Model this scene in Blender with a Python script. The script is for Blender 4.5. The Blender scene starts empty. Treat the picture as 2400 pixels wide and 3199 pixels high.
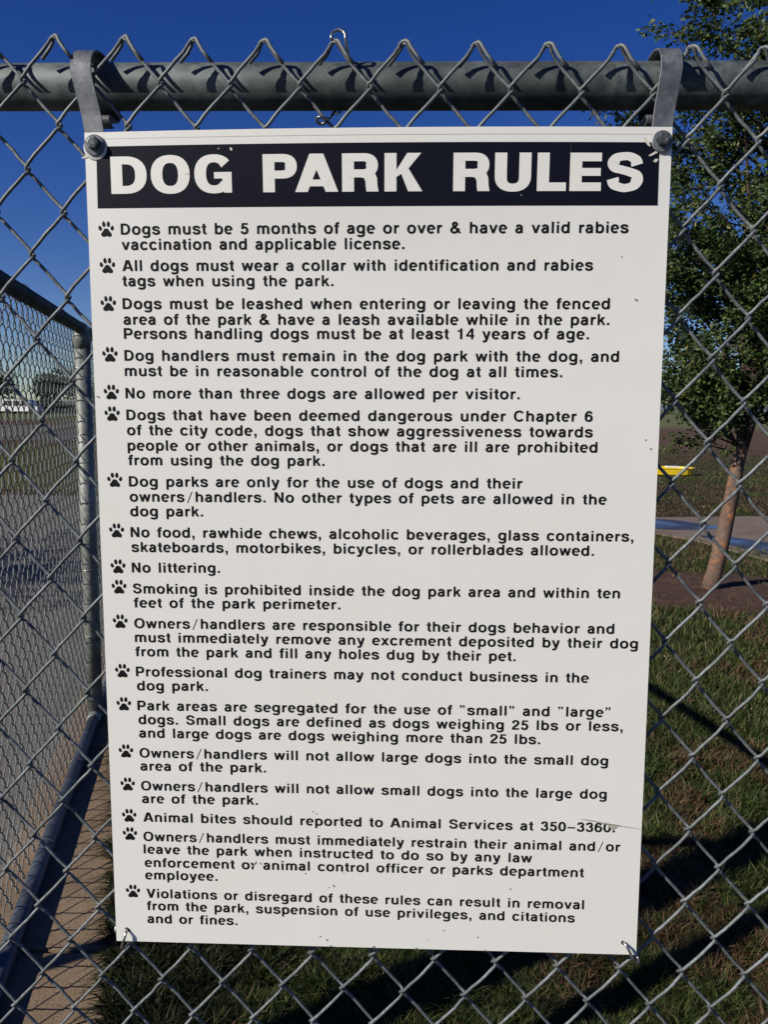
import bpy, math, random
import numpy as np
from mathutils import Matrix, Vector
random.seed(7); rng = np.random.default_rng(7)
S = bpy.context.scene
COL = S.collection

# ---------------------------------------------------------------- camera, sky, sun, exposure
cam_d = bpy.data.cameras.new('camera'); cam = bpy.data.objects.new('camera', cam_d); COL.objects.link(cam)
S.camera = cam
cam_d.sensor_fit = 'HORIZONTAL'; cam_d.sensor_width = 36.0; cam_d.lens = 37.5
cam_d.clip_start = 0.02; cam_d.clip_end = 12000
Mx = ((0.9993, 0.01595, -0.03398), (0.03576, -0.12951, 0.99093), (0.0114, -0.99145, -0.12999))
cam.matrix_world = Matrix(((Mx[0][0], -Mx[0][1], -Mx[0][2], 0), (Mx[1][0], -Mx[1][1], -Mx[1][2], 0),
                           (Mx[2][0], -Mx[2][1], -Mx[2][2], 1.45), (0, 0, 0, 1)))
SUN_EL = math.radians(31); SUN_AZ = math.radians(57)          # azimuth measured left of straight behind the viewer
sv = Vector((-math.sin(SUN_AZ) * math.cos(SUN_EL), -math.cos(SUN_AZ) * math.cos(SUN_EL), math.sin(SUN_EL)))
w = bpy.data.worlds.new('World'); S.world = w; w.use_nodes = True
nt = w.node_tree; bg = nt.nodes['Background']
sky = nt.nodes.new('ShaderNodeTexSky'); sky.sky_type = 'NISHITA'; sky.sun_disc = False
sky.sun_elevation = SUN_EL; sky.sun_rotation = math.atan2(sv.x, sv.y)
sky.altitude = 1500; sky.air_density = 1.0; sky.dust_density = 0.25; sky.ozone_density = 4.0
hs = nt.nodes.new('ShaderNodeHueSaturation'); hs.inputs['Hue'].default_value = .524; hs.inputs['Saturation'].default_value = 1.29; hs.inputs['Value'].default_value = 1.0
nt.links.new(sky.outputs[0], hs.inputs['Color']); nt.links.new(hs.outputs[0], bg.inputs['Color'])
bg.inputs['Strength'].default_value = 0.068
sun_d = bpy.data.lights.new('sun', 'SUN'); sun = bpy.data.objects.new('sun', sun_d); COL.objects.link(sun)
sun_d.energy = 5.0; sun_d.angle = math.radians(0.5); sun_d.color = (1.0, 0.93, 0.83)
sun.rotation_euler = sv.to_track_quat('Z', 'Y').to_euler(); sun.location = (-5, -5, 8)
S.view_settings.view_transform = 'Standard'; S.view_settings.look = 'None'
S.view_settings.exposure = 0.20; S.view_settings.gamma = 1.0; S.view_settings.use_curve_mapping = False

# ---------------------------------------------------------------- helpers
def tag(o, label=None, cat=None, group=None, kind=None):
    if label: o['label'] = label
    if cat: o['category'] = cat
    if group: o['group'] = group
    if kind: o['kind'] = kind
    return o
def empty(name, loc=(0, 0, 0), **k):
    o = bpy.data.objects.new(name, None); COL.objects.link(o); o.location = loc; o.empty_display_size = .05
    return tag(o, **k)
def link(name, me, parent=None, loc=None):
    o = bpy.data.objects.new(name, me); COL.objects.link(o)
    if parent: o.parent = parent
    if loc is not None: o.location = loc
    return o
def mesh(name, V, F, m, smooth=False):
    me = bpy.data.meshes.new(name); me.from_pydata([tuple(v) for v in V], [], F)
    if m: me.materials.append(m)
    if smooth: me.shade_smooth()
    me.update(); return me
class MB:
    def __init__(s): s.V = []; s.F = []
    def add(s, V, F):
        n = len(s.V); s.V += [tuple(v) for v in V]; s.F += [tuple(i + n for i in f) for f in F]
    def box(s, a, b):
        x0, y0, z0 = a; x1, y1, z1 = b
        s.add([(x0,y0,z0),(x1,y0,z0),(x1,y1,z0),(x0,y1,z0),(x0,y0,z1),(x1,y0,z1),(x1,y1,z1),(x0,y1,z1)],
              [(0,3,2,1),(4,5,6,7),(0,1,5,4),(1,2,6,5),(2,3,7,6),(3,0,4,7)])
    def tube(s, P, r, n=8, cap=True):
        P = [Vector(p) for p in P]; R = r if hasattr(r, '__len__') else [r] * len(P)
        T = [(P[min(i+1, len(P)-1)] - P[max(i-1, 0)]).normalized() for i in range(len(P))]
        a = Vector((0, 0, 1)) if abs(T[0].z) < .9 else Vector((1, 0, 0))
        nrm = T[0].cross(a).normalized(); V = []; F = []
        for i, p in enumerate(P):
            nrm = (nrm - T[i] * nrm.dot(T[i])).normalized(); b = T[i].cross(nrm)
            for k in range(n):
                q = 2 * math.pi * k / n
                V.append(p + (nrm * math.cos(q) + b * math.sin(q)) * R[i])
        for i in range(len(P) - 1):
            for k in range(n):
                F.append((i*n+k, i*n+(k+1) % n, (i+1)*n+(k+1) % n, (i+1)*n+k))
        if cap: F.append(tuple(reversed(range(n)))); F.append(tuple(range((len(P)-1)*n, len(P)*n)))
        s.add(V, F)
    def prism(s, pts, z0, z1):
        n = len(pts)
        s.add([(x, y, z0) for x, y in pts] + [(x, y, z1) for x, y in pts],
              [tuple(reversed(range(n))), tuple(range(n, 2*n))] + [(i, (i+1) % n, n+(i+1) % n, n+i) for i in range(n)])
    def lathe(s, prof, n=24, c=(0, 0, 0)):
        V = []; F = []
        for r, z in prof:
            for k in range(n):
                q = 2*math.pi*k/n; V.append((c[0]+r*math.cos(q), c[1]+r*math.sin(q), c[2]+z))
        for i in range(len(prof)-1):
            for k in range(n): F.append((i*n+k, i*n+(k+1) % n, (i+1)*n+(k+1) % n, (i+1)*n+k))
        s.add(V, F)
    def mesh(s, name, m, smooth=False): return mesh(name, s.V, s.F, m, smooth)
    def build(s, name, m, parent=None, smooth=False, **k):
        return tag(link(name, s.mesh(name, m, smooth), parent), **k)

def mat(name, c, rough=.6, metal=0, spec=.5):
    m = bpy.data.materials.new(name); m.use_nodes = True; b = m.node_tree.nodes['Principled BSDF']
    b.inputs['Base Color'].default_value = (*c, 1); b.inputs['Roughness'].default_value = rough
    b.inputs['Metallic'].default_value = metal; b.inputs['Specular IOR Level'].default_value = spec
    return m
def N(m, t, **k):
    n = m.node_tree.nodes.new(t)
    for a, v in k.items(): setattr(n, a, v)
    return n
def L(m, a, b): m.node_tree.links.new(a, b)
def noise(m, scale, detail=6, rough=.6, co='Object', vec=None, dist=0):
    n = N(m, 'ShaderNodeTexNoise'); n.inputs['Scale'].default_value = scale; n.inputs['Detail'].default_value = detail
    n.inputs['Roughness'].default_value = rough; n.inputs['Distortion'].default_value = dist
    if vec is None:
        t = N(m, 'ShaderNodeTexCoord'); vec = t.outputs[co]
    L(m, vec, n.inputs['Vector']); return n
def ramp(m, src, stops):
    r = N(m, 'ShaderNodeValToRGB'); e = r.color_ramp.elements
    while len(e) < len(stops): e.new(.5)
    for i, (p, c) in enumerate(stops):
        e[i].position = p; e[i].color = (*c, 1) if len(c) == 3 else c
    L(m, src, r.inputs['Fac']); return r
def bump(m, src, strength=.3, dist=.01):
    b = N(m, 'ShaderNodeBump'); b.inputs['Strength'].default_value = strength; b.inputs['Distance'].default_value = dist
    L(m, src, b.inputs['Height']); L(m, b.outputs[0], m.node_tree.nodes['Principled BSDF'].inputs['Normal']); return b
def bc(m): return m.node_tree.nodes['Principled BSDF'].inputs['Base Color']
def mixc(m, fac, a, b):
    x = N(m, 'ShaderNodeMix', data_type='RGBA'); L(m, fac, x.inputs[0])
    for s_, v in ((6, a), (7, b)):
        if isinstance(v, tuple): x.inputs[s_].default_value = (*v, 1)
        else: L(m, v, x.inputs[s_])
    return x.outputs[2]

# ---------------------------------------------------------------- materials
def galv(name, lo, hi, rough=.5, metal=.55, sc=60):
    m = mat(name, hi, rough, metal)
    n = noise(m, sc, 5, .65); r = ramp(m, n.outputs[0], [(.36, lo), (.62, hi)])
    n2 = noise(m, sc*.12, 4, .7); L(m, mixc(m, ramp(m, n2.outputs[0], [(.42, (0,0,0)), (.7, (1,1,1))]).outputs[0], r.outputs[0], tuple(.6*x for x in lo)), bc(m))
    L(m, ramp(m, n.outputs[0], [(.2, (rough-.1,)*3), (.8, (rough+.15,)*3)]).outputs[0], m.node_tree.nodes['Principled BSDF'].inputs['Roughness'])
    bump(m, n.outputs[0], .25, .0006); return m
M_wire = galv('galvanised_wire', (.10, .115, .118), (.215, .235, .235), .58, .3, 220)
M_rail = galv('galvanised_rail', (.045, .058, .060), (.115, .135, .135), .6, .3, 70)
M_post = galv('galvanised_post', (.17, .185, .17), (.30, .32, .285), .55, .3, 50)
M_brail = galv('shaded_bottom_rail', (.045, .055, .075), (.09, .105, .13), .5, .3, 60)  # navy of the rail's shadow side is put into its base colour
M_strap = galv('dull_strap_steel', (.11, .12, .13), (.20, .21, .22), .5, .5, 90)
M_bolt = galv('weathered_bolt_steel', (.07, .08, .08), (.16, .17, .17), .45, .6, 400)
M_shiny = galv('bright_tie_wire', (.35, .34, .32), (.6, .6, .58), .28, .9, 300)
M_sign = mat('sign_white_paint', (.74, .73, .70), .42, 0, .35)
n_ = noise(M_sign, 9, 5, .6); n2_ = noise(M_sign, 420, 2, .5)
L(M_sign, mixc(M_sign, ramp(M_sign, n_.outputs[0], [(.35, (0,0,0)), (.8, (.55,.55,.55))]).outputs[0], (.73, .73, .685), (.69, .675, .605)), bc(M_sign))
bump(M_sign, n2_.outputs[0], .05, .0004)
M_ink = mat('black_lettering', (.008, .007, .007), .6, 0, .12)
M_panel = mat('navy_black_panel', (.0035, .0045, .012), .6, 0, .12)
M_head = mat('header_letter_white', (.75, .74, .68), .42, 0, .35)
M_edge = mat('sign_cut_edge', (.5, .5, .48), .4, .6)
M_chip = mat('paint_chip_grey', (.28, .26, .23), .7)
M_chipl = mat('paint_chip_pale', (.62, .58, .5), .7)
M_seam = mat('seam_line_grey', (.52, .50, .47), .6)  # plain grey of the vinyl seam line, also used for one chip

def concrete(name, a, b, c, sc=3):
    m = mat(name, a, .85, 0, .25)
    n = noise(m, sc, 8, .65); r = ramp(m, n.outputs[0], [(.3, a), (.55, b), (.75, c)])
    n2 = noise(m, sc*60, 3, .7); L(m, mixc(m, ramp(m, n2.outputs[0], [(.35, (1,1,1)), (.5, (0,0,0))]).outputs[0], r.outputs[0], tuple(.6*x for x in a)), bc(m))
    bump(m, n2.outputs[0], .35, .003); return m
M_conc = concrete('tan_concrete', (.16, .112, .070), (.225, .162, .105), (.275, .205, .138), 3.5)
M_pave = concrete('grey_pavement', (.115, .107, .09), (.15, .14, .12), (.185, .172, .148), 1.4)
M_path = concrete('tan_path', (.14, .105, .082), (.19, .147, .115), (.225, .178, .143), 1.6)
M_road = concrete('far_road', (.085, .075, .06), (.11, .10, .08), (.13, .12, .10), .4)
M_wet = mat('wet_concrete', (.03, .027, .025), .09, 0, .6)
nw = noise(M_wet, 3, 4, .5); L(M_wet, ramp(M_wet, nw.outputs[0], [(.35, (.16,)*3), (.6, (.45,)*3)]).outputs[0], M_wet.node_tree.nodes['Principled BSDF'].inputs['Roughness'])
M_soil = mat('brown_mulch', (.07, .042, .03), .95, 0, .2)
n_ = noise(M_soil, 14, 8, .75); L(M_soil, ramp(M_soil, n_.outputs[0], [(.3, (.035,.020,.015)), (.5, (.075,.043,.030)), (.72, (.13,.085,.055))]).outputs[0], bc(M_soil)); bump(M_soil, n_.outputs[0], .9, .03)
# open ground: green turf near, bare brown further out, pale green field beyond
M_ground = mat('park_turf', (.05, .06, .02), .95, 0, .15)
tc = N(M_ground, 'ShaderNodeTexCoord'); sp = N(M_ground, 'ShaderNodeSeparateXYZ'); L(M_ground, tc.outputs['Object'], sp.inputs[0])
nb = noise(M_ground, .22, 6, .65); ns = noise(M_ground, 3.2, 12, .85); nm = noise(M_ground, .8, 9, .75)
ad = N(M_ground, 'ShaderNodeMath', operation='MULTIPLY_ADD'); L(M_ground, nb.outputs[0], ad.inputs[0]); ad.inputs[1].default_value = 22; L(M_ground, sp.outputs[1], ad.inputs[2])
dv = N(M_ground, 'ShaderNodeMath', operation='DIVIDE'); L(M_ground, ad.outputs[0], dv.inputs[0]); dv.inputs[1].default_value = 140
turf = ramp(M_ground, ns.outputs[0], [(.36, (.014,.018,.006)), (.48, (.036,.042,.012)), (.56, (.058,.054,.018)), (.66, (.11,.08,.04))])
soil = ramp(M_ground, ns.outputs[0], [(.38, (.04,.025,.016)), (.5, (.085,.052,.032)), (.63, (.16,.115,.075))])
field = ramp(M_ground, ns.outputs[0], [(.3, (.085,.095,.035)), (.7, (.13,.135,.06))])
z1 = ramp(M_ground, dv.outputs[0], [(.24, (0,0,0)), (.31, (1,1,1))]); z2 = ramp(M_ground, dv.outputs[0], [(.50, (0,0,0)), (.62, (1,1,1))])
patch = ramp(M_ground, nm.outputs[0], [(.50, (0,0,0)), (.60, (.8,.8,.8))])
c1 = mixc(M_ground, patch.outputs[0], turf.outputs[0], soil.outputs[0])
c2 = mixc(M_ground, z1.outputs[0], c1, soil.outputs[0]); c3 = mixc(M_ground, z2.outputs[0], c2, field.outputs[0])
L(M_ground, c3, bc(M_ground)); bump(M_ground, ns.outputs[0], .9, .05)
M_lgrass = mat('left_lawn', (.06, .07, .02), .95, 0, .15)
n_ = noise(M_lgrass, 1.1, 9, .75); L(M_lgrass, ramp(M_lgrass, n_.outputs[0], [(.34, (.03,.036,.010)), (.5, (.07,.07,.020)), (.68, (.12,.105,.04))]).outputs[0], bc(M_lgrass)); bump(M_lgrass, n_.outputs[0], .8, .05)
def attr_leaf(name, rough=.55, trans=.25, spec=.3):
    m = mat(name, (.05, .08, .02), rough, 0, spec); a = N(m, 'ShaderNodeAttribute', attribute_name='tint'); L(m, a.outputs['Color'], bc(m))
    tr = N(m, 'ShaderNodeBsdfTranslucent'); L(m, a.outputs['Color'], tr.inputs['Color'])
    mx = N(m, 'ShaderNodeMixShader'); mx.inputs[0].default_value = trans
    L(m, m.node_tree.nodes['Principled BSDF'].outputs[0], mx.inputs[1]); L(m, tr.outputs[0], mx.inputs[2])
    L(m, mx.outputs[0], m.node_tree.nodes['Material Output'].inputs['Surface']); return m
M_blade = attr_leaf('grass_blade', .6, .2, .25); M_leaf = attr_leaf('tree_leaf', .5, .22, .35)
M_bark = mat('young_tree_bark', (.2, .13, .08), .85, 0, .2)
n_ = noise(M_bark, 6, 8, .7); n2_ = noise(M_bark, 9, 8, .72, dist=.5)
cb = ramp(M_bark, n_.outputs[0], [(.3, (.075,.052,.042)), (.6, (.15,.105,.08))])
L(M_bark, mixc(M_bark, ramp(M_bark, n2_.outputs[0], [(.49, (0,0,0)), (.60, (.9,.9,.9))]).outputs[0], cb.outputs[0], (.30, .135, .055)), bc(M_bark)); bump(M_bark, n2_.outputs[0], .8, .01)
M_limb = mat('dark_limb_bark', (.05, .038, .03), .9, 0, .2)
n_ = noise(M_limb, 20, 6, .7); L(M_limb, ramp(M_limb, n_.outputs[0], [(.3, (.03,.022,.018)), (.7, (.085,.06,.045))]).outputs[0], bc(M_limb)); bump(M_limb, n_.outputs[0], .8, .008)

# ---------------------------------------------------------------- ground sheets
def sheet(name, pts, z, m, **k):
    return tag(link(name, mesh(name, [(x, y, z) for x, y in pts], [tuple(range(len(pts)))], m)), kind='structure', **k)
sheet('ground', [(-6000,-400),(6000,-400),(6000,8000),(-6000,8000)], 0, M_ground)
sheet('lawn', [(-90,12.6),(-4.0,13.2),(-7.5,27),(-110,25.6)], .004, M_lgrass)
sheet('pavement', [(-60,-6),(-.3,-6),(-.75,.9),(-1.43,3.6),(-3.4,12.4),(-60,11.8)], .006, M_pave)
sheet('road', [(-140,29),(-12,31),(-20,52),(-160,49)], .004, M_road)
# hills on the horizon
rg = []; hv = []; hf = []
nx = 160
for i in range(nx):
    x = -5200 + 10400*i/(nx-1); h = 38 + 22*math.sin(x*.0013+1) + 12*math.sin(x*.0041) + 6*math.sin(x*.011+2)
    hv += [(x, 3300+200*math.sin(x*.002), -2), (x, 3700, h*.7), (x, 4200, h), (x, 5200, -2)]
for i in range(nx-1):
    for k in range(3): hf.append((4*i+k, 4*i+4+k, 4*i+5+k, 4*i+k+1))
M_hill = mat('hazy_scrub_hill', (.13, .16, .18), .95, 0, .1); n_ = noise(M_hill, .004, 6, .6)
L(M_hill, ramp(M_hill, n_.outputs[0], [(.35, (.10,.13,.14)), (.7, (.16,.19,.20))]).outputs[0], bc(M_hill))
tag(link('hills', mesh('hills', hv, hf, M_hill, True)), kind='structure')

# concrete strip beside the left fence, cast in slabs with real joints
def edge_x(y): return -.765 - .35*(y-1.9)      # grass side
def fen_x(y): return -1.425 - .254*(y-3.45)     # fence line
strip = empty('concrete_strip', (0, 0, 0), kind='structure')
ys = [-.6, .65, 1.895, 3.14, 4.4, 5.65]
for a, b in zip(ys[:-1], ys[1:]):
    m_ = MB(); g = .005
    P = [(fen_x(a)-.12, a+g), (max(edge_x(a), fen_x(a)+.04), a+g+.02), (max(edge_x(b), fen_x(b)+.04), b-g+.02), (fen_x(b)-.12, b-g)]
    m_.prism(P, -.1, .022)
    me = m_.mesh('slab', M_conc); o = link('slab', me, strip)
    bv = o.modifiers.new('b', 'BEVEL'); bv.width = .006; bv.segments = 2
# near-black ground band between the concrete strip and the turf
M_blackband = mat('near_black_ground', (.012, .010, .008), .9, 0, .15); n_ = noise(M_blackband, 30, 8, .8)
L(M_blackband, ramp(M_blackband, n_.outputs[0], [(.35, (.005,.004,.004)), (.7, (.022,.018,.013))]).outputs[0], bc(M_blackband)); bump(M_blackband, n_.outputs[0], .9, .02)
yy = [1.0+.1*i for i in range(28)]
sheet('dark_ground_band', [(edge_x(a)+.30+.06*math.sin(a*7)+.03*math.sin(a*23), a) for a in yy]+[(edge_x(a)-.05, a) for a in reversed(yy)], .004, M_blackband)
# winding concrete path
pl = [(-3,12.6),(0,11.9),(2,11.3),(3.4,10.85),(4.2,11.0),(5,11.15),(7,11.6),(10,12.2),(10,6.2),(6.5,6.5),(4.6,7.0),(3.5,7.75),(3.19,8.95),(2.9,9.4),(2,9.9),(0,10.6),(-3,11.4)]
m_ = MB(); m_.prism([(x, y) for x, y in reversed(pl)], -.05, .018); o = m_.build('path', M_path, kind='structure')
def blob(cx, cy, rx, ry, z, m, name, ang=0, seed=0, nn=40, jag=.12, **k):
    r_ = random.Random(seed); ph = [r_.uniform(0, 6.28) for _ in range(4)]; P = []
    for i in range(nn):
        q = 2*math.pi*i/nn; f = 1 + jag*(math.sin(2*q+ph[0])+.6*math.sin(3*q+ph[1])+.4*math.sin(7*q+ph[2]))
        x = rx*f*math.cos(q); y = ry*f*math.sin(q)
        P.append((cx+x*math.cos(ang)-y*math.sin(ang), cy+x*math.sin(ang)+y*math.cos(ang)))
    return sheet(name, P, z, m, **k)
blob(2.7, 10.3, 1.05, .55, .0225, M_wet, 'wet_patch', -.25, 3)
blob(3.75, 8.6, .75, .28, .0225, M_wet, 'wet_patch', -1.0, 5)
blob(4.3, 7.75, .75, .22, .0265, M_wet, 'wet_patch', -.45, 8)
# mulch ring round the young tree: a low mound
mv = [(0, 0, .03)]; mf = []; nn = 48
for ring, (rr, zz) in enumerate(((.35, .03), (.75, .02), (1.05, .003))):
    for i in range(nn):
        q = 2*math.pi*i/nn; f = 1+.10*math.sin(3*q+1)+.06*math.sin(7*q)
        mv.append((rr*f*math.cos(q)*.95, rr*f*math.sin(q)*.75, zz+.008*math.sin(9*q+ring*2) if ring < 2 else .003))
for i in range(nn):
    mf.append((0, 1+i, 1+(i+1) % nn))
    for rg_ in range(2):
        a = 1+rg_*nn; mf.append((a+i, a+nn+i, a+nn+(i+1) % nn, a+(i+1) % nn))
tag(link('mulch_bed', mesh('mulch_bed', mv, mf, M_soil, True), loc=(2.5, 6.45, .002)), kind='structure')

# ---------------------------------------------------------------- blades and leaves (numpy)
def blades(name, P, H, W, lean, leandir, tint, m, parent=None):
    n = len(P); a = rng.uniform(0, 6.283, n); wx = np.cos(a)*W*.5; wy = np.sin(a)*W*.5
    lx = np.cos(leandir)*lean*H; ly = np.sin(leandir)*lean*H
    V = np.zeros((n, 5, 3))
    V[:, 0] = P + np.c_[wx, wy, 0*wx]; V[:, 1] = P - np.c_[wx, wy, 0*wx]
    mid = P + np.c_[lx*.35, ly*.35, H*.6]
    V[:, 2] = mid - np.c_[wx, wy, 0*wx]*.8; V[:, 3] = mid + np.c_[wx, wy, 0*wx]*.8
    V[:, 4] = P + np.c_[lx, ly, H*np.sqrt(np.clip(1-lean**2*.5, .15, 1))]
    base = (np.arange(n)*5)[:, None]
    loops = np.concatenate([base+np.array([[0, 1, 2, 3]]), base+np.array([[3, 2, 4]])], 1).ravel()
    starts = (np.arange(n)*7)[:, None] + np.array([[0, 4]])
    me = bpy.data.meshes.new(name); me.vertices.add(n*5); me.vertices.foreach_set('co', V.ravel())
    me.loops.add(len(loops)); me.loops.foreach_set('vertex_index', loops.astype(np.int32))
    me.polygons.add(2*n); me.polygons.foreach_set('loop_start', starts.ravel().astype(np.int32))
    me.update(calc_edges=True); me.materials.append(m)
    at = me.color_attributes.new('tint', 'FLOAT_COLOR', 'POINT')
    at.data.foreach_set('color', np.c_[np.repeat(tint, 5, 0), np.ones(n*5)].ravel())
    return link(name, me, parent)
GC = np.array([(.030,.050,.010),(.045,.070,.014),(.065,.085,.020),(.10,.11,.035),(.16,.13,.06),(.10,.055,.03)])
def gtint(n, P=None, p=(.26,.28,.22,.13,.08,.03)):
    k = rng.choice(len(GC), n, p=p); c = GC[k]
    return c*rng.uniform(.6, 1.35, (n, 1))
def vnoise(x, y, s, seed=0):
    r = np.random.default_rng(seed); G = r.random((64, 64)); x = x*s; y = y*s
    xi = np.floor(x).astype(int); yi = np.floor(y).astype(int); fx = x-xi; fy = y-yi; fx = fx*fx*(3-2*fx); fy = fy*fy*(3-2*fy)
    g = lambda a, b: G[a % 64, b % 64]
    return (g(xi, yi)*(1-fx)+g(xi+1, yi)*fx)*(1-fy)+(g(xi, yi+1)*(1-fx)+g(xi+1, yi+1)*fx)*fy
def scatter(n, y0, y1, pw):
    u = rng.random(n); y = (y0**(1-pw)+u*(y1**(1-pw)-y0**(1-pw)))**(1/(1-pw))
    x = rng.uniform(-.50, .62, n)*y + rng.uniform(-.25, .35, n)
    return x, y
x, y = scatter(330000, 1.5, 11.5, 2.2)
keep = (x > edge_x(y)-.01) & ~((y > 10.4-.25*x) & (x < 3) & (y < 12.8-.25*x))
hid = (x > -.36*y-.05) & (x < .30*y) & (y > 2.5); keep &= ~(hid & (rng.random(len(x)) > .2))
inpath = ((x > 2.8) & (y > 9.4-(x-2.9)*1.55) & (y > 6.3)); inpath &= ~((x < 4.6) & (y < 7.75-(x-3.5)*.66)); keep &= ~inpath
md = np.hypot((x-2.5)/.95, (y-6.45)/.75); keep &= (md > 1.0) | (rng.random(len(x)) > .93)
keep &= ~((x < edge_x(y)+.30) & (rng.random(len(x)) < .45))
bare = vnoise(x, y, 2.3, 4)*.6 + vnoise(x, y, 6, 5)*.4; keep &= (bare > .30) | (rng.random(len(x)) > .7)
x = x[keep]; y = y[keep]; n = len(x); far = np.clip((y-2)/6, 0, 1)
cl = vnoise(x, y, 14, 9)
Hh = rng.uniform(.022, .066, n)*(.55+1.0*cl)*(1+.15*far); Ww = rng.uniform(.0026, .0050, n)*(1+1.1*far)
tn = gtint(n); dry = vnoise(x, y, 1.6, 12); d2 = vnoise(x, y, 5, 13)
dark_band = (x < edge_x(y)+.34+.10*np.sin(y*7)) & (y < 3.3); tn = np.where(dark_band[:, None], tn*.38, tn)  # blades over the near-black band get a darker tint
brown = ~dark_band[:, None] & ((dry*.5+d2*.5) > .62)[:, None]; tn = np.where(brown & (rng.random((n, 1)) < .55), np.array([(.13,.075,.04)])*rng.uniform(.6, 1.3, (n, 1)), tn)
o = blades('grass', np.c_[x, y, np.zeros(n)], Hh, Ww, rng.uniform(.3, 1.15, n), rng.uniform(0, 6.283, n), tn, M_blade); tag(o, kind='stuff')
# taller uncut fringe leaning over the concrete strip
n = 3800; y = rng.uniform(1.2, 3.6, n); off = np.abs(rng.normal(0, .05, n)); x = edge_x(y)+off+.004
grp = vnoise(y*0, y, 26, 3)
o = blades('grass_fringe', np.c_[x, y, np.zeros(n)], rng.uniform(.03, .08, n)*(.45+1.0*grp), rng.uniform(.003, .006, n), rng.uniform(1.0, 1.65, n), rng.normal(math.pi+.1, .45, n), gtint(n, p=(.5,.3,.12,.04,.03,.01))*.6, M_blade); tag(o, kind='stuff')
n = 70000; x, y = scatter(n, 11, 34, 1.5); k_ = (x > .28*y) & (y > 10.4+.17*x) ; x = x[k_]; y = y[k_]; n = len(x)
br_ = (vnoise(x, y, .35, 31)*.5+vnoise(x, y, 1.5, 32)*.5+(y-11)/60 > .60)[:, None]
tn = np.where(br_, np.array([(.085,.058,.034)])*rng.uniform(.4, 1.3, (n, 1)), gtint(n))
o = blades('meadow_tufts', np.c_[x, y, np.zeros(n)], rng.uniform(.02, .055, n), rng.uniform(.008, .022, n), rng.uniform(.5, 1.3, n), rng.uniform(0, 6.283, n), tn, M_blade); tag(o, kind='stuff')
# fallen leaves / straw bits on the bare patches
n = 2600; x, y = scatter(n, 1.6, 20, 1.4); k_ = x > edge_x(y)+.02; x = x[k_]; y = y[k_]; n = len(x)
o = blades('leaf_litter', np.c_[x, y, np.full(n, .012)], rng.uniform(.008, .02, n), rng.uniform(.008, .016, n), rng.uniform(1.1, 1.6, n), rng.uniform(0, 6.28, n), np.array([(.28,.19,.11)])*rng.uniform(.5, 1.3, (n, 1)), M_blade); tag(o, kind='stuff')

def leafmesh(name, P, size, m, tint, aspect=.5, parent=None, updown=.6):
    """each leaf a folded diamond of two triangles"""
    n = len(P); d = rng.normal(0, 1, (n, 3)); d[:, 2] = d[:, 2]*updown-.25; d /= np.linalg.norm(d, axis=1)[:, None]
    u = rng.normal(0, 1, (n, 3)); s_ = np.cross(d, u); s_ /= np.linalg.norm(s_, axis=1)[:, None]; nn_ = np.cross(s_, d)
    sz = size[:, None]; V = np.zeros((n, 4, 3))
    V[:, 0] = P; V[:, 1] = P + d*sz*.5 + s_*sz*aspect*.5 + nn_*sz*.1; V[:, 2] = P + d*sz; V[:, 3] = P + d*sz*.5 - s_*sz*aspect*.5 + nn_*sz*.1
    base = (np.arange(n)*4)[:, None]; loops = (base+np.array([[0, 1, 2, 0, 2, 3]])).ravel()
    me = bpy.data.meshes.new(name); me.vertices.add(n*4); me.vertices.foreach_set('co', V.ravel())
    me.loops.add(len(loops)); me.loops.foreach_set('vertex_index', loops.astype(np.int32))
    me.polygons.add(2*n); me.polygons.foreach_set('loop_start', (np.arange(2*n)*3).astype(np.int32))
    me.update(calc_edges=True); me.materials.append(m)
    at = me.color_attributes.new('tint', 'FLOAT_COLOR', 'POINT'); at.data.foreach_set('color', np.c_[np.repeat(tint, 4, 0), np.ones(n*4)].ravel())
    return link(name, me, parent)
LC = np.array([(.024,.046,.013),(.038,.068,.018),(.058,.092,.023),(.09,.12,.030),(.14,.14,.03)])
def ltint(n, p=(.25,.3,.27,.14,.04)): return LC[rng.choice(5, n, p=p)]*rng.uniform(.75, 1.3, (n, 1))

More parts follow.
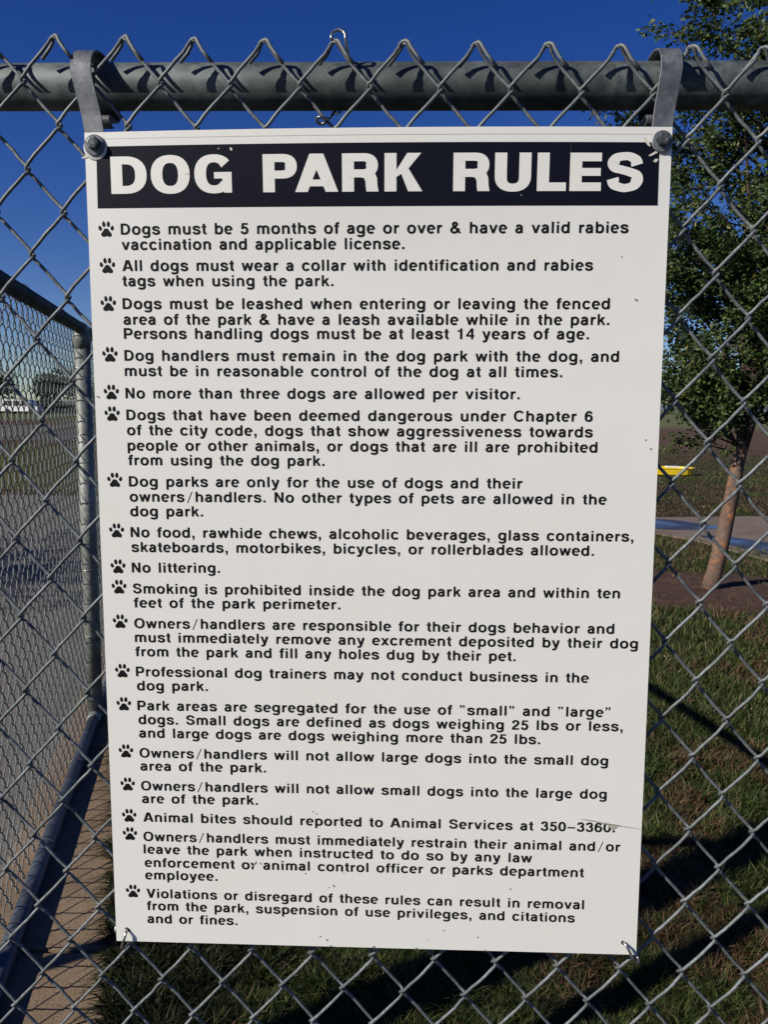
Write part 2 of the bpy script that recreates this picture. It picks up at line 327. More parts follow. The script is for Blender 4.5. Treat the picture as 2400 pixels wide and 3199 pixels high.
# ---------------------------------------------------------------- the young tree
def young_tree(name, base, label, group, height=5.6, rad=.95, cb=1.35, lean=(.20, .02), seed=3, nleaf=20000, extra=(), fork=1.22, r0=.055, single=0):
    R_ = random.Random(seed); t = empty(name, base, label=label, cat='tree', group=group)
    tr = MB(); P = []; Rr = []
    for i in range(9):
        f = i/8; P.append((lean[0]*f+.012*math.sin(5*f), lean[1]*f+.01*math.sin(4*f+1), fork*f-.02 if i == 0 else fork*f)); Rr.append(r0*(1.28-.9*f if f < .12 else 1.17-.32*f))
    Rr[0] = r0*1.4; Rr[-1] = r0*.95
    P += [(P[-1][0]+.01, P[-1][1], fork+.05), (P[-1][0]+.015, P[-1][1], fork+.10)]; Rr += [r0*.7, r0*.3]
    tr.tube(P, Rr, 16); tr.build('trunk', M_bark, t, True)
    F0 = Vector(P[-3]); twigs = []
    def limb(p0, p1, ra, rb, n=7, wob=.05):
        pts = []
        for i in range(n+1):
            f = i/n; p = p0.lerp(p1, f); b = math.sin(f*math.pi)*wob
            pts.append(p+Vector((R_.uniform(-1, 1)*b, R_.uniform(-1, 1)*b, R_.uniform(-.5, .5)*b)))
        return pts, [ra+(rb-ra)*i/n for i in range(n+1)]
    ends = [(-.42, .05, cb+1.3), (-.12, .3, cb+2.6), (.10, -.1, height-fork*.1), (.45, .1, cb+2.1), (.25, -.4, cb+1.8), (-.3, -.35, cb+2.3), (.05, -.5, cb+3.0), (.3, -.15, cb+3.2)]
    for ex, ey, ez in ends:
        g = MB(); p1 = Vector((F0.x+ex*rad/.95, F0.y+ey*rad/.95, min(ez, height-.2)))
        pts, rs = limb(F0-Vector((0, 0, .10)), p1, r0*.68, r0*.12, 9, .09); g.tube(pts, rs, 8)
        axis = pts
        for k in range(17):
            f = R_.uniform(.08, 1); q = pts[min(int(f*9), 9)]
            a = R_.uniform(0, 6.283); hfrac = (q.z-cb)/(height-cb); rr = rad*(.35+.75*math.sin(max(.05, min(1, hfrac*1.05+.12))*math.pi)**.6)
            e = Vector((F0.x+math.cos(a)*rr*R_.uniform(.6, 1.05), F0.y+math.sin(a)*rr*R_.uniform(.6, 1.05), q.z+R_.uniform(.0, .7)))
            bp, br = limb(q, e, .011, .003, 5, .05); g.tube(bp, br, 5); twigs.append(bp)
            for j in range(4):
                s0 = bp[R_.randint(1, 5)]; a2 = a+R_.uniform(-1.2, 1.2); ln = R_.uniform(.15, .4)
                e2 = s0+Vector((math.cos(a2)*ln, math.sin(a2)*ln, R_.uniform(-.12, .28)))
                tp, tr_ = limb(s0, e2, .004, .0015, 3, .02); g.tube(tp, tr_, 3, False); twigs.append(tp)
        g.build('limb', M_limb, t, True)
    for bx in extra:
        g = MB(); p0 = Vector(bx[0]); p1 = Vector(bx[1]); bp, br = limb(p0, p1, .012, .003, 8, .06); g.tube(bp, br, 5); twigs.append(bp[3:]); twigs.append(bp[4:])
        for j in range(9):
            s0 = bp[R_.randint(3, 8)]; e2 = s0+Vector((R_.uniform(-.25, .15), R_.uniform(-.2, .2), R_.uniform(-.05, .22)))
            tp, tr_ = limb(s0, e2, .004, .0015, 3, .02); g.tube(tp, tr_, 3, False); twigs.append(tp)
        g.build('limb', M_limb, t, True)
    # leaves grow along the twigs, in loose clusters
    A = []; 
    for tw in twigs:
        for i in range(len(tw)-1):
            A.append((tuple(tw[i]), tuple(tw[i+1])))
    A = np.array(A); k = rng.integers(0, len(A), nleaf); f = rng.random((nleaf, 1)); PT = A[k, 0]*(1-f)+A[k, 1]*f + rng.normal(0, .032, (nleaf, 3))
    ok = (PT[:, 2] > cb+.06+rng.uniform(-.08, .08, nleaf)) | ((np.hypot(PT[:, 0]-F0.x, PT[:, 1]-F0.y) > .28) & (PT[:, 2] > cb-.28)); PT = PT[ok]; n = len(PT)
    o = leafmesh('foliage', PT, rng.uniform(.028, .055, n), M_leaf, ltint(n), .5, t); o['kind'] = 'stuff'
    if single:
        # nearest lower leaves as leaves of their own
        lm = [leafmesh('leaf', np.zeros((1, 3)), np.array([.055]), M_leaf, np.array([c]), .5) for c in LC[1:]]
        for q in lm: q.parent = t
        for i in range(single):
            tw = twigs[R_.randrange(len(twigs))]; b = tw[R_.randrange(len(tw))]
            if b.y > .35 or b.z < cb-.3: b = Vector((b.x, -abs(b.y), max(b.z, cb-.2)))
            q = lm[i % 4] if i < 4 else lm[i % 4].copy()
            if i >= 4: COL.objects.link(q); q.parent = t
            q.location = b+Vector((R_.gauss(0, .03), R_.gauss(0, .03), R_.gauss(0, .03))); q.rotation_euler = (R_.uniform(0, 6), R_.uniform(0, 6), R_.uniform(0, 6))
    return t
young_tree('young_tree', (2.42, 6.42, 0), 'young leafy tree with orange scarred trunk standing in the brown mulch right of the sign', 'young park trees',
           nleaf=80000, extra=(((.2, 0, 2.6), (-1.05, -.1, 3.72)), ((.25,0,2.8),(.15,-.75,3.3)), ((.25,0,2.4),(.5,-.8,2.9)), ((.25,0,3.3),(.35,-.7,3.9)), ((.2,0,3.4),(-.1,-.5,4.0)), ((.25,0,3.5),(.7,-.4,4.2)), ((.2,0,3.7),(.25,-.5,4.4)), ((.2,0,3.2),(-.4,-.2,3.9)), ((.2, 0, 3.6), (-.62, -.1, 4.85)), ((.2, 0, 1.6), (-.42, -.2, 1.55)), ((.2, 0, 2.2), (-.55, -.2, 2.5)), ((.2, 0, 3.6), (.1, -.45, 4.6))), single=296, seed=5)
young_tree('young_tree', (-8.3, 4.0, 0), 'broader young tree on the pavement at far left outside the frame', 'young park trees',
           height=5.4, rad=2.0, cb=1.8, lean=(.05, 0), seed=21, nleaf=30000, fork=1.6, r0=.09)

# trees and hedge far off on the left
def far_tree(base, h, rx, label, seed, n=1500, pal=(.3,.35,.25,.08,.02)):
    R_ = np.random.default_rng(seed); t = empty('broadleaf_tree', base, label=label, cat='tree', group='distant trees behind the road')
    g = MB(); g.tube([(0,0,-.1),(.05,0,h*.25),(0,.05,h*.6)], [h*.035, h*.03, h*.012], 8); g.build('trunk', M_limb, t, True)
    C = R_.normal(0, 1, (14, 3)); C /= np.linalg.norm(C, axis=1)[:, None]; C = C*R_.uniform(.3, .75, (14, 1))*[rx, rx, h*.36]+[0, 0, h*.58]
    k = R_.integers(0, 14, n); d = R_.normal(0, 1, (n, 3)); d /= np.linalg.norm(d, axis=1)[:, None]
    P = C[k]+d*R_.uniform(.5, 1, (n, 1))*rx*.42; P[:, 2] = np.maximum(P[:, 2], h*.08)
    o = leafmesh('crown', P, R_.uniform(.25, .55, n)*h/6, M_leaf, ltint(n, pal)*.75, .7, t); o['kind'] = 'stuff'
fl = [(-62,118,6.2,4.2,'dark round tree at the far left edge, tallest of the distant row'),
      (-55,122,6.8,4.0,'dark distant tree second from the left in the row beyond the road'),
      (-49,119,5.6,3.6,'dark distant tree third from the left beyond the road'),
      (-43.5,121,4.9,3.2,'lower distant tree just left of the fence post'),
      (-38,124,4.2,3.4,'low distant tree beside the sign edge, rightmost of the visible row'),
      (-33,126,4.0,3.4,'low distant tree hidden mostly behind the left edge of the sign')]
for i, (a, b, h, r, l) in enumerate(fl): far_tree((a, b, 0), h, r, l, 30+i)
hg = 4200; hx = rng.uniform(-75, -26, hg); hy = rng.uniform(111, 114, hg); hz = rng.uniform(.05, 1.9, hg)*(.75+.35*np.sin(hx*.7))
o = leafmesh('hedge', np.c_[hx, hy, hz], rng.uniform(.4, .8, hg), M_leaf, ltint(hg, (.4,.35,.2,.05,0))*.6, .7); tag(o, 'long dark clipped hedge below the distant trees at left', 'hedge')
for i, (a, b, h, r) in enumerate(((190,420,7,6),(212,430,8,7),(178,440,6,6))):
    far_tree((a, b, 0), h, r, ['pale distant tree on the skyline under the right tree crown', 'taller distant tree on the skyline near the right frame edge', 'small distant tree on the skyline close to the sign edge'][i], 50+i, 500)

# white van parked beyond the road
M_van = mat('white_van_paint', (.75, .75, .74), .35); M_glass = mat('dark_car_glass', (.02, .025, .03), .08); M_tyre = mat('tyre_rubber', (.02, .02, .02), .8)
van = empty('parked_van', (-51.2, 104, 0), label='white van parked beyond the road at the far left edge, in front of the hedge', cat='van')
m_ = MB(); prof = [(-2.4,.35),(2.4,.35),(2.45,.95),(1.75,1.15),(1.2,1.85),(-2.25,1.9),(-2.4,1.7)]
nn = len(prof); m_.add([(x, -.9, z) for x, z in prof]+[(x, .9, z) for x, z in prof], [tuple(range(nn)), tuple(reversed(range(nn, 2*nn)))]+[(i, nn+i, nn+(i+1) % nn, (i+1) % nn) for i in range(nn)])
m_.build('body', M_van, van)
for a, b, c, d in ((.35, 1.25, 1.1, 1.7), (-.75, .2, 1.1, 1.7), (-1.95, -.9, 1.1, 1.7)):
    m_ = MB(); m_.box((a, -.92, c), (b, -.89, d)); m_.build('window', M_glass, van)
wm = MB(); wm.lathe([(0, 0), (.34, 0), (.34, .22), (0, .22)], 18); wme = wm.mesh('wheel', M_tyre)
for xx in (-1.5, 1.55):
    for yy in (-.72, .94):
        o = link('wheel', wme, van, (xx, yy, .34)); o.rotation_euler = (math.pi/2, 0, 0)

# yellow moulded plastic trough lying on the grass
M_yel = mat('yellow_plastic', (.72, .50, .01), .4); n_ = noise(M_yel, 5, 4, .6); L(M_yel, ramp(M_yel, n_.outputs[0], [(.3, (.66,.44,.01)), (.7, (.78,.56,.02))]).outputs[0], bc(M_yel))
yt = empty('plastic_trough', (5.0, 18.3, 0), label='low yellow plastic trough with a rounded end, past the right edge of the sign', cat='trough')
def stad(Lx, r, n=10):
    P = []
    for i in range(n+1): q = -math.pi/2+math.pi*i/n; P.append((Lx+r*math.cos(q), r*math.sin(q)))
    for i in range(n+1): q = math.pi/2+math.pi*i/n; P.append((-Lx+r*math.cos(q), r*math.sin(q)))
    return P
m_ = MB(); lev = [(1.0, .30, .0), (1.02, .33, .03), (1.03, .335, .15), (1.035, .345, .155), (1.035, .345, .175), (1.03, .30, .175), (1.02, .28, .10)]
Vv = []
for lx, r, z in lev: Vv += [(a, b, z) for a, b in stad(lx, r)]
nn = 22; Ff = [(k*nn+i, k*nn+(i+1) % nn, (k+1)*nn+(i+1) % nn, (k+1)*nn+i) for k in range(len(lev)-1) for i in range(nn)]+[tuple(range((len(lev)-1)*nn, len(lev)*nn)), tuple(reversed(range(nn)))]
m_.add(Vv, Ff); m_.build('tub', M_yel, yt)
m_ = MB(); m_.box((.75, -.10, .1755), (1.02, .10, .20)); m_.build('lid', M_van, yt)

# ---------------------------------------------------------------- chain-link wire (a flattened spiral hooked into its neighbours)
LO = Vector((-.4173, .8843, 1.7863)); LU = Vector((.03673, .0001, -.00064)); LV = Vector((.0005, -.00009, -.0447)); LN = Vector((.0026, -1, .002)).normalized()
def wire_mesh(name, parity, U, V, Nn, rows, j_top, m, r=.0019, sides=7, arc=5, mid=3, barb=True, seed=1):
    d = .0042; e = .0019; s = .11; cu = U.length; R_ = random.Random(seed)
    def pt(cx, j, dp): return U*cx + V*j + Nn*dp
    P = []
    j = j_top; right = (parity == 0)
    if barb:
        if right: P += [pt(1+.54, j+.55, d*1.9), pt(1+.30, j+.32, d*1.8), pt(1+.17, j+.15, d*1.6), pt(1+.12, j+.04, d*1.2), pt(1+.04, j-.02, d*.5), pt(1-.06, j-.01, 0), pt(1-.12, j+.05, d*.2), pt(1-.16, j+.15, d*.7)]
        else: P += [pt(-.48, j+.46, -d*1.3), pt(-.26, j+.25, -d*1.3), pt(-.14, j+.10, -d*1.0), pt(-.08, j+.03, -d*.3), pt(.01, j+.01, d*.2), pt(.08, j+.05, 0), pt(.14, j+.14, -d*.7)]
    else:
        P.append(pt(1-.06 if right else .06, j+.05, d if right else -d))
    while j < j_top+rows:
        x0, x1 = (1, 0) if right else (0, 1); sg = 1 if right else -1
        a = (d-e)/cu
        for k in range(1, mid+1):
            f = k/(mid+1); q = j+s+(1-2*s)*f
            P.append(pt(x0+(x1-x0)*(a+(1-2*a)*f), q+(.008*math.sin(f*math.pi*2)*sg), sg*(d+.0011*math.sin(f*math.pi))))
        j += 1; out = 1 if x1 == 1 else -1; right = not right
        for k in range(arc):
            th = (-1+2*k/(arc-1))*math.pi/2
            P.append(pt(x1+out*((e-d)+d*math.cos(th))/cu, j+s*th/(math.pi/2), -sg*d*math.sin(th)))
    P = [P[0]]+[p_+Vector((R_.gauss(0, .00022), R_.gauss(0, .00025), R_.gauss(0, .0003))) for p_ in P[1:]]
    mb = MB(); mb.tube(P, r, sides); return mb.mesh(name, m, True)

front = empty('chain_link_fence', (0, 0, 0), label='galvanised chain-link fence facing the viewer that carries the white sign', cat='fence')
wm = [wire_mesh('wire', p, LU, LV, LN, 40, -1, M_wire, seed=s_*2+p) for s_ in range(5) for p in (0, 1)]
for i in range(-42, 68):
    o = link('wire', wm[i % 2 + 2*random.randrange(5)], front, LO + LU*i + LU*random.gauss(0, .012) + LV*random.gauss(0, .010))
RY, RZ, RR = .9210, 1.7946, .0237
def pipe(name, p0, p1, r, m, parent, n=32):
    g = MB(); g.tube([p0, Vector(p0).lerp(Vector(p1), .5), p1], r, n); return g.build(name, m, parent, True)
pipe('top_rail', (-2.3, RY, RZ), (3.2, RY, RZ), RR, M_rail, front)
for xx in (-2.35, 3.25):
    g = MB(); g.tube([(xx, RY+.01, -.1), (xx, RY+.01, 1.86)], .032, 24)
    g.build('post', M_post, front, True); g = MB(); g.lathe([(.034, 1.84), (.035, 1.87), (.028, 1.895), (0, 1.90)], 20, (xx, RY+.01, 0)); g.build('post_cap', M_post, front, True)
g = MB(); g.box((-1.27, .93, -.1), (-1.15, 1.05, 1.95)); g.build('post', M_post, front)
# tie wires that hold the mesh to the rail
def ring(c, ax, bx, ra, rb, n=18, a0=0, a1=2*math.pi):
    return [Vector(c)+Vector(ax)*ra*math.cos(a0+(a1-a0)*i/n)+Vector(bx)*rb*math.sin(a0+(a1-a0)*i/n) for i in range(n+1)]
def rail_tie(col_, row, flip=1):
    pk = LO+LU*col_+LV*row
    g = MB(); x = pk.x
    P = ring((x+.004, pk.y-.001, pk.z+.004), (1, 0, 0), (0, .35, 1), .0075, .0085, 10, math.pi*1.1, -.2)
    P += [Vector((x+.013, pk.y+.006, pk.z-.008))]
    for k in range(9):
        q = math.radians(80-k*22); P.append(Vector((x+.013-.002*k, RY+math.cos(q)*(RR+.003), RZ+math.sin(q)*(RR+.003))))
    P += [Vector((x-.008, RY-.012, RZ-RR-.014)), Vector((x-.012, LO.y+.004, RZ-RR-.020))]
    lx = x-.014; lz = RZ-RR-.023
    P += ring((lx, LO.y+.001, lz), (1, 0, 0), (0, -1, .2), .0048, .0065, 16, 0, 2*math.pi*1.4)
    g.tube(P, .0017, 7); g.build('tie_wire', M_shiny, front, True)
rail_tie(5+4-0, -1); rail_tie(25, -1); rail_tie(-9, -1)
g = MB(); c = LO+LU*21.6+LV*.55; g.tube(ring(c+Vector((0, -.004, 0)), (.8, 0, .6), (0, 1, .1), .0035, .0075, 20, 0, 2*math.pi*1.6), .0017, 7); g.tube([c+Vector((-.002,-.006,-.004)), c+Vector((-.004,-.007,-.014)), c+Vector((-.006,-.002,-.02))], .0016, 6); g.build('tie_wire', M_shiny, front, True)

# ---------------------------------------------------------------- the fence that runs away on the left
side = empty('chain_link_fence', (0, 0, 0), label='second chain-link fence running away at left between the pavement and the concrete strip', cat='fence')
fd = Vector((-.254, 1, 0)).normalized(); fn = Vector((fd.y, -fd.x, 0))    # fn points right, toward the grass
F0 = Vector((fen_x(.95), .95, 0)); ln = 8.5
def fp(t, off=0, z=0): p = F0+fd*t+fn*off; return Vector((p.x, p.y, z))
su = fd*.0372; svv = Vector((0, 0, -.0447)); sn = -fn*1.0
sw = [wire_mesh('wire', p, su, svv, -fn, 39, -1, M_wire, .0019, 5, 4, 2) for p in (0, 1)]
for i in range(int(ln/.0372)):
    b = fp(i*.0372, -.030, 1.757); link('wire', sw[i % 2], side, b)
tpost = (3.45-.95)*math.sqrt(1+.254**2)
ZT, ZB, RS = 1.768, .047, .024
pipe('top_rail', fp(0, 0, ZT), fp(ln, 0, ZT), RS, M_rail, side, 20)
pipe('bottom_rail', fp(0, 0, ZB), fp(tpost-.03, 0, ZB), RS, M_brail, side, 20)
pipe('bottom_rail', fp(tpost+.03, 0, ZB), fp(ln, 0, ZB), RS, M_brail, side, 20)
for tt in (0, tpost, tpost*2):
    g = MB(); g.tube([fp(tt, 0, -.1), fp(tt, 0, .9), fp(tt, 0, ZT-.015)], .034, 28); g.build('post', M_post, side, True)
    g = MB(); g.lathe([(.035, ZT-.085), (.0375, ZT-.084), (.0375, ZT-.035), (.033, ZT-.016), (.026, ZT+.0)], 24, (fp(tt).x, fp(tt).y, 0)); g.build('post_cap', M_post, side, True)
    g = MB(); g.tube([fp(tt-.035, 0, ZT), fp(tt-.034, 0, ZT), fp(tt+.034, 0, ZT), fp(tt+.035, 0, ZT)], [.0245, .0275, .0275, .0245], 20); g.build('post_cap', M_post, side, True)
for zz in (ZB,):
    for sg in (-1, 1):
        g = MB(); a = tpost+sg*.075; b = tpost+sg*.022
        g.tube([fp(a, 0, zz), fp(a-sg*.004, 0, zz), fp(b, 0, zz)], [.0245, .029, .030], 20); g.build('rail_cup', M_post, side, True)
        g = MB(); g.tube(ring(fp(tpost, 0, zz), fd, fn, .036, .036, 24), .0045, 6); g.build('tension_band', M_shiny, side, True)
k = 0
for zz in (.42, .72, 1.02, 1.32, 1.60):          # ties that hold the mesh to the post
    g = MB(); g.tube(ring(fp(tpost, 0, zz), fd, fn*1, .036, .036, 22)+[fp(tpost+.02, -.036, zz-.01), fp(tpost+.035, -.04, zz-.004)], .0018, 5); g.build('tie_wire', M_shiny, side, True)
for tt in (.35, .95, 1.45, 2.05, 2.9, 3.6):
    for zz in (ZT, ZB):
        g = MB(); c = fp(tt, 0, zz); P = ring(c, fn, (0, 0, 1), .026, .026, 16, math.pi*.9, -math.pi*.95)
        P.append(P[-1]-fn*.012+Vector((0, 0, -.012))); P = [P[0]-fn*.012+Vector((0, 0, .008))]+P
        g.tube(P, .0018, 5); g.build('tie_wire', M_wire, side, True)

# ---------------------------------------------------------------- the sign
HW, HH = .3048, .4559
sign = empty('park_sign', (0, 0, 0), label='white DOG PARK RULES sign with black text and paw prints hung on the fence', cat='sign')
Xs = Vector((1, -.0007, .0087)).normalized(); Zs = Vector((-.0087, .0096, .9999)); Zs = (Zs-Xs*Zs.dot(Xs)).normalized(); Ys = Zs.cross(Xs)
SC = Vector((-.0402, .8671, 1.2781))
sign.matrix_world = Matrix(((Xs.x, Ys.x, Zs.x, SC.x), (Xs.y, Ys.y, Zs.y, SC.y), (Xs.z, Ys.z, Zs.z, SC.z), (0, 0, 0, 1)))
def bow(u, v):
    t = max(0, min(1, (v-.30)/(HH-.30))); t = t*t*(3-2*t)
    return .0072*t*(1-(u/HW)**2)
def sp3(u, v, off): return (u, -bow(u, v)-off, v)
nu, nv = 24, 40; Vv = []; Ff = []
for sd in (0, 1):
    for a in range(nv+1):
        for b in range(nu+1):
            u = -HW+2*HW*b/nu; v = -HH+2*HH*a/nv; Vv.append(sp3(u, v, 0 if sd == 0 else -.0018))
o_ = (nu+1)*(nv+1)
for a in range(nv):
    for b in range(nu):
        q = a*(nu+1)+b; Ff.append((q, q+1, q+nu+2, q+nu+1)); Ff.append((o_+q, o_+q+nu+1, o_+q+nu+2, o_+q+1))
nf = len(Ff)
for a in range(nv):
    q = a*(nu+1); Ff.append((q, q+nu+1, o_+q+nu+1, o_+q)); q += nu; Ff.append((q, o_+q, o_+q+nu+1, q+nu+1))
for b in range(nu):
    q = b; Ff.append((q, o_+q, o_+q+1, q+1)); q = nv*(nu+1)+b; Ff.append((q, q+1, o_+q+1, o_+q))
rim = Ff[nf:]; Ff = Ff[:nf]; m0 = len(Vv)
Vv = Vv+Vv; Ff += [tuple(i+m0 for i in f) for f in rim]
me = mesh('plate', Vv, Ff, M_sign); me.materials.append(M_edge)
for p in me.polygons:
    p.use_smooth = p.index < nf
    if p.index >= nf: p.material_index = 1
link('plate', me, sign)
def patch_grid(name, c4, off, m, nx=30, ny=4):
    tl, tr, bl, br = c4; V = []; F = []
    for a in range(ny+1):
        for b in range(nx+1):
            f, g = b/nx, a/ny; u = (tl[0]*(1-f)+tr[0]*f)*(1-g)+(bl[0]*(1-f)+br[0]*f)*g; v = (tl[1]*(1-f)+tr[1]*f)*(1-g)+(bl[1]*(1-f)+br[1]*f)*g
            V.append(sp3(u, v, off))
    for a in range(ny):
        for b in range(nx):
            q = a*(nx+1)+b; F.append((q, q+nx+1, q+nx+2, q+1))
    return link(name, mesh(name, V, F, m, True), sign)
patch_grid('header_panel', ((-.2925, .4415), (.2920, .4408), (-.2935, .3793), (.2928, .3788)), .00025, M_panel)
patch_grid('seam_line', ((-.30, .4494), (.285, .4490), (-.30, .4489), (.285, .4485)), .00012, M_seam, 24, 1)

# --- stroke lettering: each glyph is a set of centre lines swept with a flat pen
def sgn(a): return (a > 0)-(a < 0)
def arc(cx, cy, rx, ry, a0, a1, n=14, e=2.25):
    P = []
    for i in range(n+1):
        q = math.radians(a0+(a1-a0)*i/n); c, s = math.cos(q), math.sin(q)
        P.append((cx+rx*sgn(c)*abs(c)**(2/e), cy+ry*sgn(s)*abs(s)**(2/e)))
    return P
def spl(pts, n=5):
    P = []; q = [pts[0]]+list(pts)+[pts[-1]]
    for i in range(1, len(q)-2):
        for k in range(n):
            t = k/n; t2 = t*t; t3 = t2*t
            P.append(tuple(.5*(2*q[i][c]+(-q[i-1][c]+q[i+1][c])*t+(2*q[i-1][c]-5*q[i][c]+4*q[i+1][c]-q[i+2][c])*t2+(-q[i-1][c]+3*q[i][c]-3*q[i+1][c]+q[i+2][c])*t3) for c in (0, 1)))
    return P+[pts[-1]]
def sweep(P, wv, wh):
    Q = [P[0]]
    for p in P[1:]:
        if math.hypot(p[0]-Q[-1][0], p[1]-Q[-1][1]) > 1: Q.append(p)
    V = []; n = len(Q)
    for i in range(n):
        def dr(a, b): l = math.hypot(b[0]-a[0], b[1]-a[1]); return ((b[0]-a[0])/l, (b[1]-a[1])/l)
        d0 = dr(Q[i-1], Q[i]) if i else dr(Q[0], Q[1]); d1 = dr(Q[i], Q[i+1]) if i < n-1 else d0
        t = (d0[0]+d1[0], d0[1]+d1[1]); l = math.hypot(*t) or 1; t = (t[0]/l, t[1]/l)
        mt = 1/max(.6, t[0]*d0[0]+t[1]*d0[1]); h = .5*math.hypot(wv*t[1], wh*t[0])*mt
        V += [(Q[i][0]-t[1]*h, Q[i][1]+t[0]*h), (Q[i][0]+t[1]*h, Q[i][1]-t[0]*h)]
    return V, [(2*i, 2*i+1, 2*i+3, 2*i+2) for i in range(n-1)]
def rc(x0, y0, x1, y1): return ('P', [(x0, y0), (x1, y0), (x1, y1), (x0, y1)])
def dg(x0, y0, x1, y1, h): return ('P', [(x0-h, y0), (x0+h, y0), (x1+h, y1), (x1-h, y1)])
V_, H_ = 158, 132
G = {
'a': (556, [('S', [(418,0),(418,355)]+arc(268,355,150,135,0,168,10)), ('S', spl([(418,330),(340,302),(235,286),(135,245),(100,165),(135,75),(225,44),(330,70),(418,160)]))]),
'b': (611, [rc(62,0,198,718), ('S', arc(321,266,190,223,0,360,24))]),
'c': (556, [('S', arc(298,266,198,223,33,327,20))]),
'd': (611, [rc(413,0,549,718), ('S', arc(290,266,190,223,0,360,24))]),
'e': (556, [('S', arc(282,266,186,223,0,318,22)), ('B', 100,228,472,314)]),
'f': (333, [('S', [(162,0),(162,560)]+arc(268,560,106,104,180,95,6)+[(328,664)]), rc(12,434,318,524)]),
'g': (611, [('S', [(480,524),(480,-30)]+arc(290,-40,190,122,0,-160,12)), ('S', arc(290,280,190,209,0,360,24))]),
'h': (611, [rc(62,0,198,718), ('S', [(130,330)]+arc(303,340,173,145,180,0,14)+[(476,0)])]),
'i': (278, [rc(70,0,208,524), rc(70,606,208,718)]),
'k': (556, [rc(66,0,202,718), dg(452,524,160,190,88), ('P', [(225,330),(330,400),(556,0),(396,0)])]),
'l': (278, [rc(70,0,208,718)]),
'm': (889, [rc(62,0,198,524), ('S', [(130,330)]+arc(288,345,158,140,180,0,14)+[(446,0)]), ('S', [(446,330)]+arc(602,345,156,140,180,0,14)+[(758,0)])]),
'n': (611, [rc(62,0,198,524), ('S', [(130,330)]+arc(303,340,173,145,180,0,14)+[(476,0)])]),
'o': (611, [('S', arc(305,266,203,223,0,360,26))]),
'p': (611, [rc(62,-207,198,524), ('S', arc(321,266,190,223,0,360,24))]),
'r': (389, [rc(64,0,200,524), ('S', spl([(132,300),(165,400),(250,455),(374,466)]))]),
's': (556, [('S', spl([(458,372),(425,445),(345,484),(265,486),(165,470),(108,405),(140,325),(240,290),(350,262),(435,225),(462,150),(415,72),(315,44),(220,46),(130,85),(94,165)],4))]),
't': (333, [('S', [(170,668),(170,170)]+arc(270,155,100,105,180,262,6)+[(312,55)]), rc(14,434,312,524)]),
'u': (611, [rc(413,0,549,524), ('S', [(134,524),(134,190)]+arc(308,184,174,140,180,360,14))]),
'v': (556, [dg(278,0,84,524,74), dg(278,0,472,524,74)]),
'w': (778, [dg(228,0,78,524,70), dg(228,0,389,524,66), dg(550,0,389,524,66), dg(550,0,700,524,70)]),
'x': (556, [dg(462,0,94,524,84), dg(94,0,462,524,84)]),
'y': (556, [dg(278,20,84,524,74), ('S', [(470,524),(300,0),(262,-90),(200,-145),(60,-150)])]),
'A': (722, [dg(90,0,335,718,86), dg(632,0,387,718,86), ('B', 170,150,550,262)]),
'C': (722, [('S', arc(372,359,268,312,38,322,24))]),
'D': (722, [rc(70,0,222,718), ('S', [(146,656),(330,656)]+arc(330,359,268,297,90,-90,16)+[(146,62)])]),
'N': (722, [rc(68,0,212,718), rc(510,0,654,718), dg(572,0,150,718,82)]),
'O': (778, [('S', arc(389,359,278,312,0,360,30))]),
'P': (667, [rc(72,0,224,718), ('S', [(148,656),(400,656)]+arc(400,478,162,178,90,-90,12)+[(148,300)])]),
'S': (667, [('S', spl([(545,500),(505,605),(410,655),(320,660),(200,635),(128,545),(165,440),(290,392),(420,355),(520,305),(556,205),(500,105),(380,58),(280,58),(165,110),(116,225)],4))]),
'V': (667, [dg(333,0,92,718,84), dg(333,0,574,718,84)]),
'0': (556, [('S', arc(278,350,183,302,0,360,24))]),
'1': (556, [rc(232,0,374,710), ('P', [(68,490),(240,490),(240,590),(68,585)])]),
'2': (556, [('S', spl([(106,470),(125,585),(205,645),(290,650),(385,625),(440,550),(440,465),(380,370),(280,290),(170,195),(110,90)])), rc(34,0,506,118)]),
'3': (556, [('S', spl([(105,505),(150,605),(265,655),(385,625),(430,520),(380,415),(262,378)])), ('S', spl([(262,378),(400,345),(455,230),(420,105),(290,48),(150,80),(92,200)]))]),
'4': (556, [rc(335,0,470,710), ('P', [(22,170),(22,270),(330,710),(440,710),(150,265),(150,170)]), rc(140,165,530,275)]),
'5': (556, [rc(115,590,495,698), ('P', [(112,640),(235,640),(205,330),(70,330)]), ('S', spl([(118,345),(190,410),(290,425),(400,380),(452,245),(410,105),(290,46),(160,72),(88,180)]))]),
'6': (556, [('S', spl([(450,530),(390,625),(290,654),(180,600),(110,470),(98,300)])), ('S', arc(282,230,182,182,0,360,24))]),
'&': (722, [('S', spl([(650,20),(540,130),(400,290),(250,450),(205,560),(250,650),(335,668),(420,625),(425,540),(370,465),(230,370),(120,270),(105,170),(160,80),(270,46),(390,75),(500,170),(560,320)],4))]),
'.': (278, [rc(66,0,212,142)]),
',': (278, [rc(66,0,212,142), ('P', [(120,0),(212,0),(205,-70),(150,-150),(80,-165),(82,-120),(125,-80)])]),
'/': (590, [('P', [(110,-75),(158,-75),(480,718),(432,718)])]),
'-': (620, [rc(50,225,570,330)]),
'{': (470, [('P', [(40,718),(165,718),(165,620),(140,530),(75,470),(95,570),(40,620)]), ('P', [(230,718),(355,718),(355,620),(330,530),(265,470),(285,570),(230,620)])]),
'}': (470, [('P', [(70,718),(195,718),(195,620),(160,530),(80,460),(80,510),(125,575),(70,590)]), ('P', [(262,718),(387,718),(387,620),(352,530),(272,460),(272,510),(317,575),(262,590)])]),
}
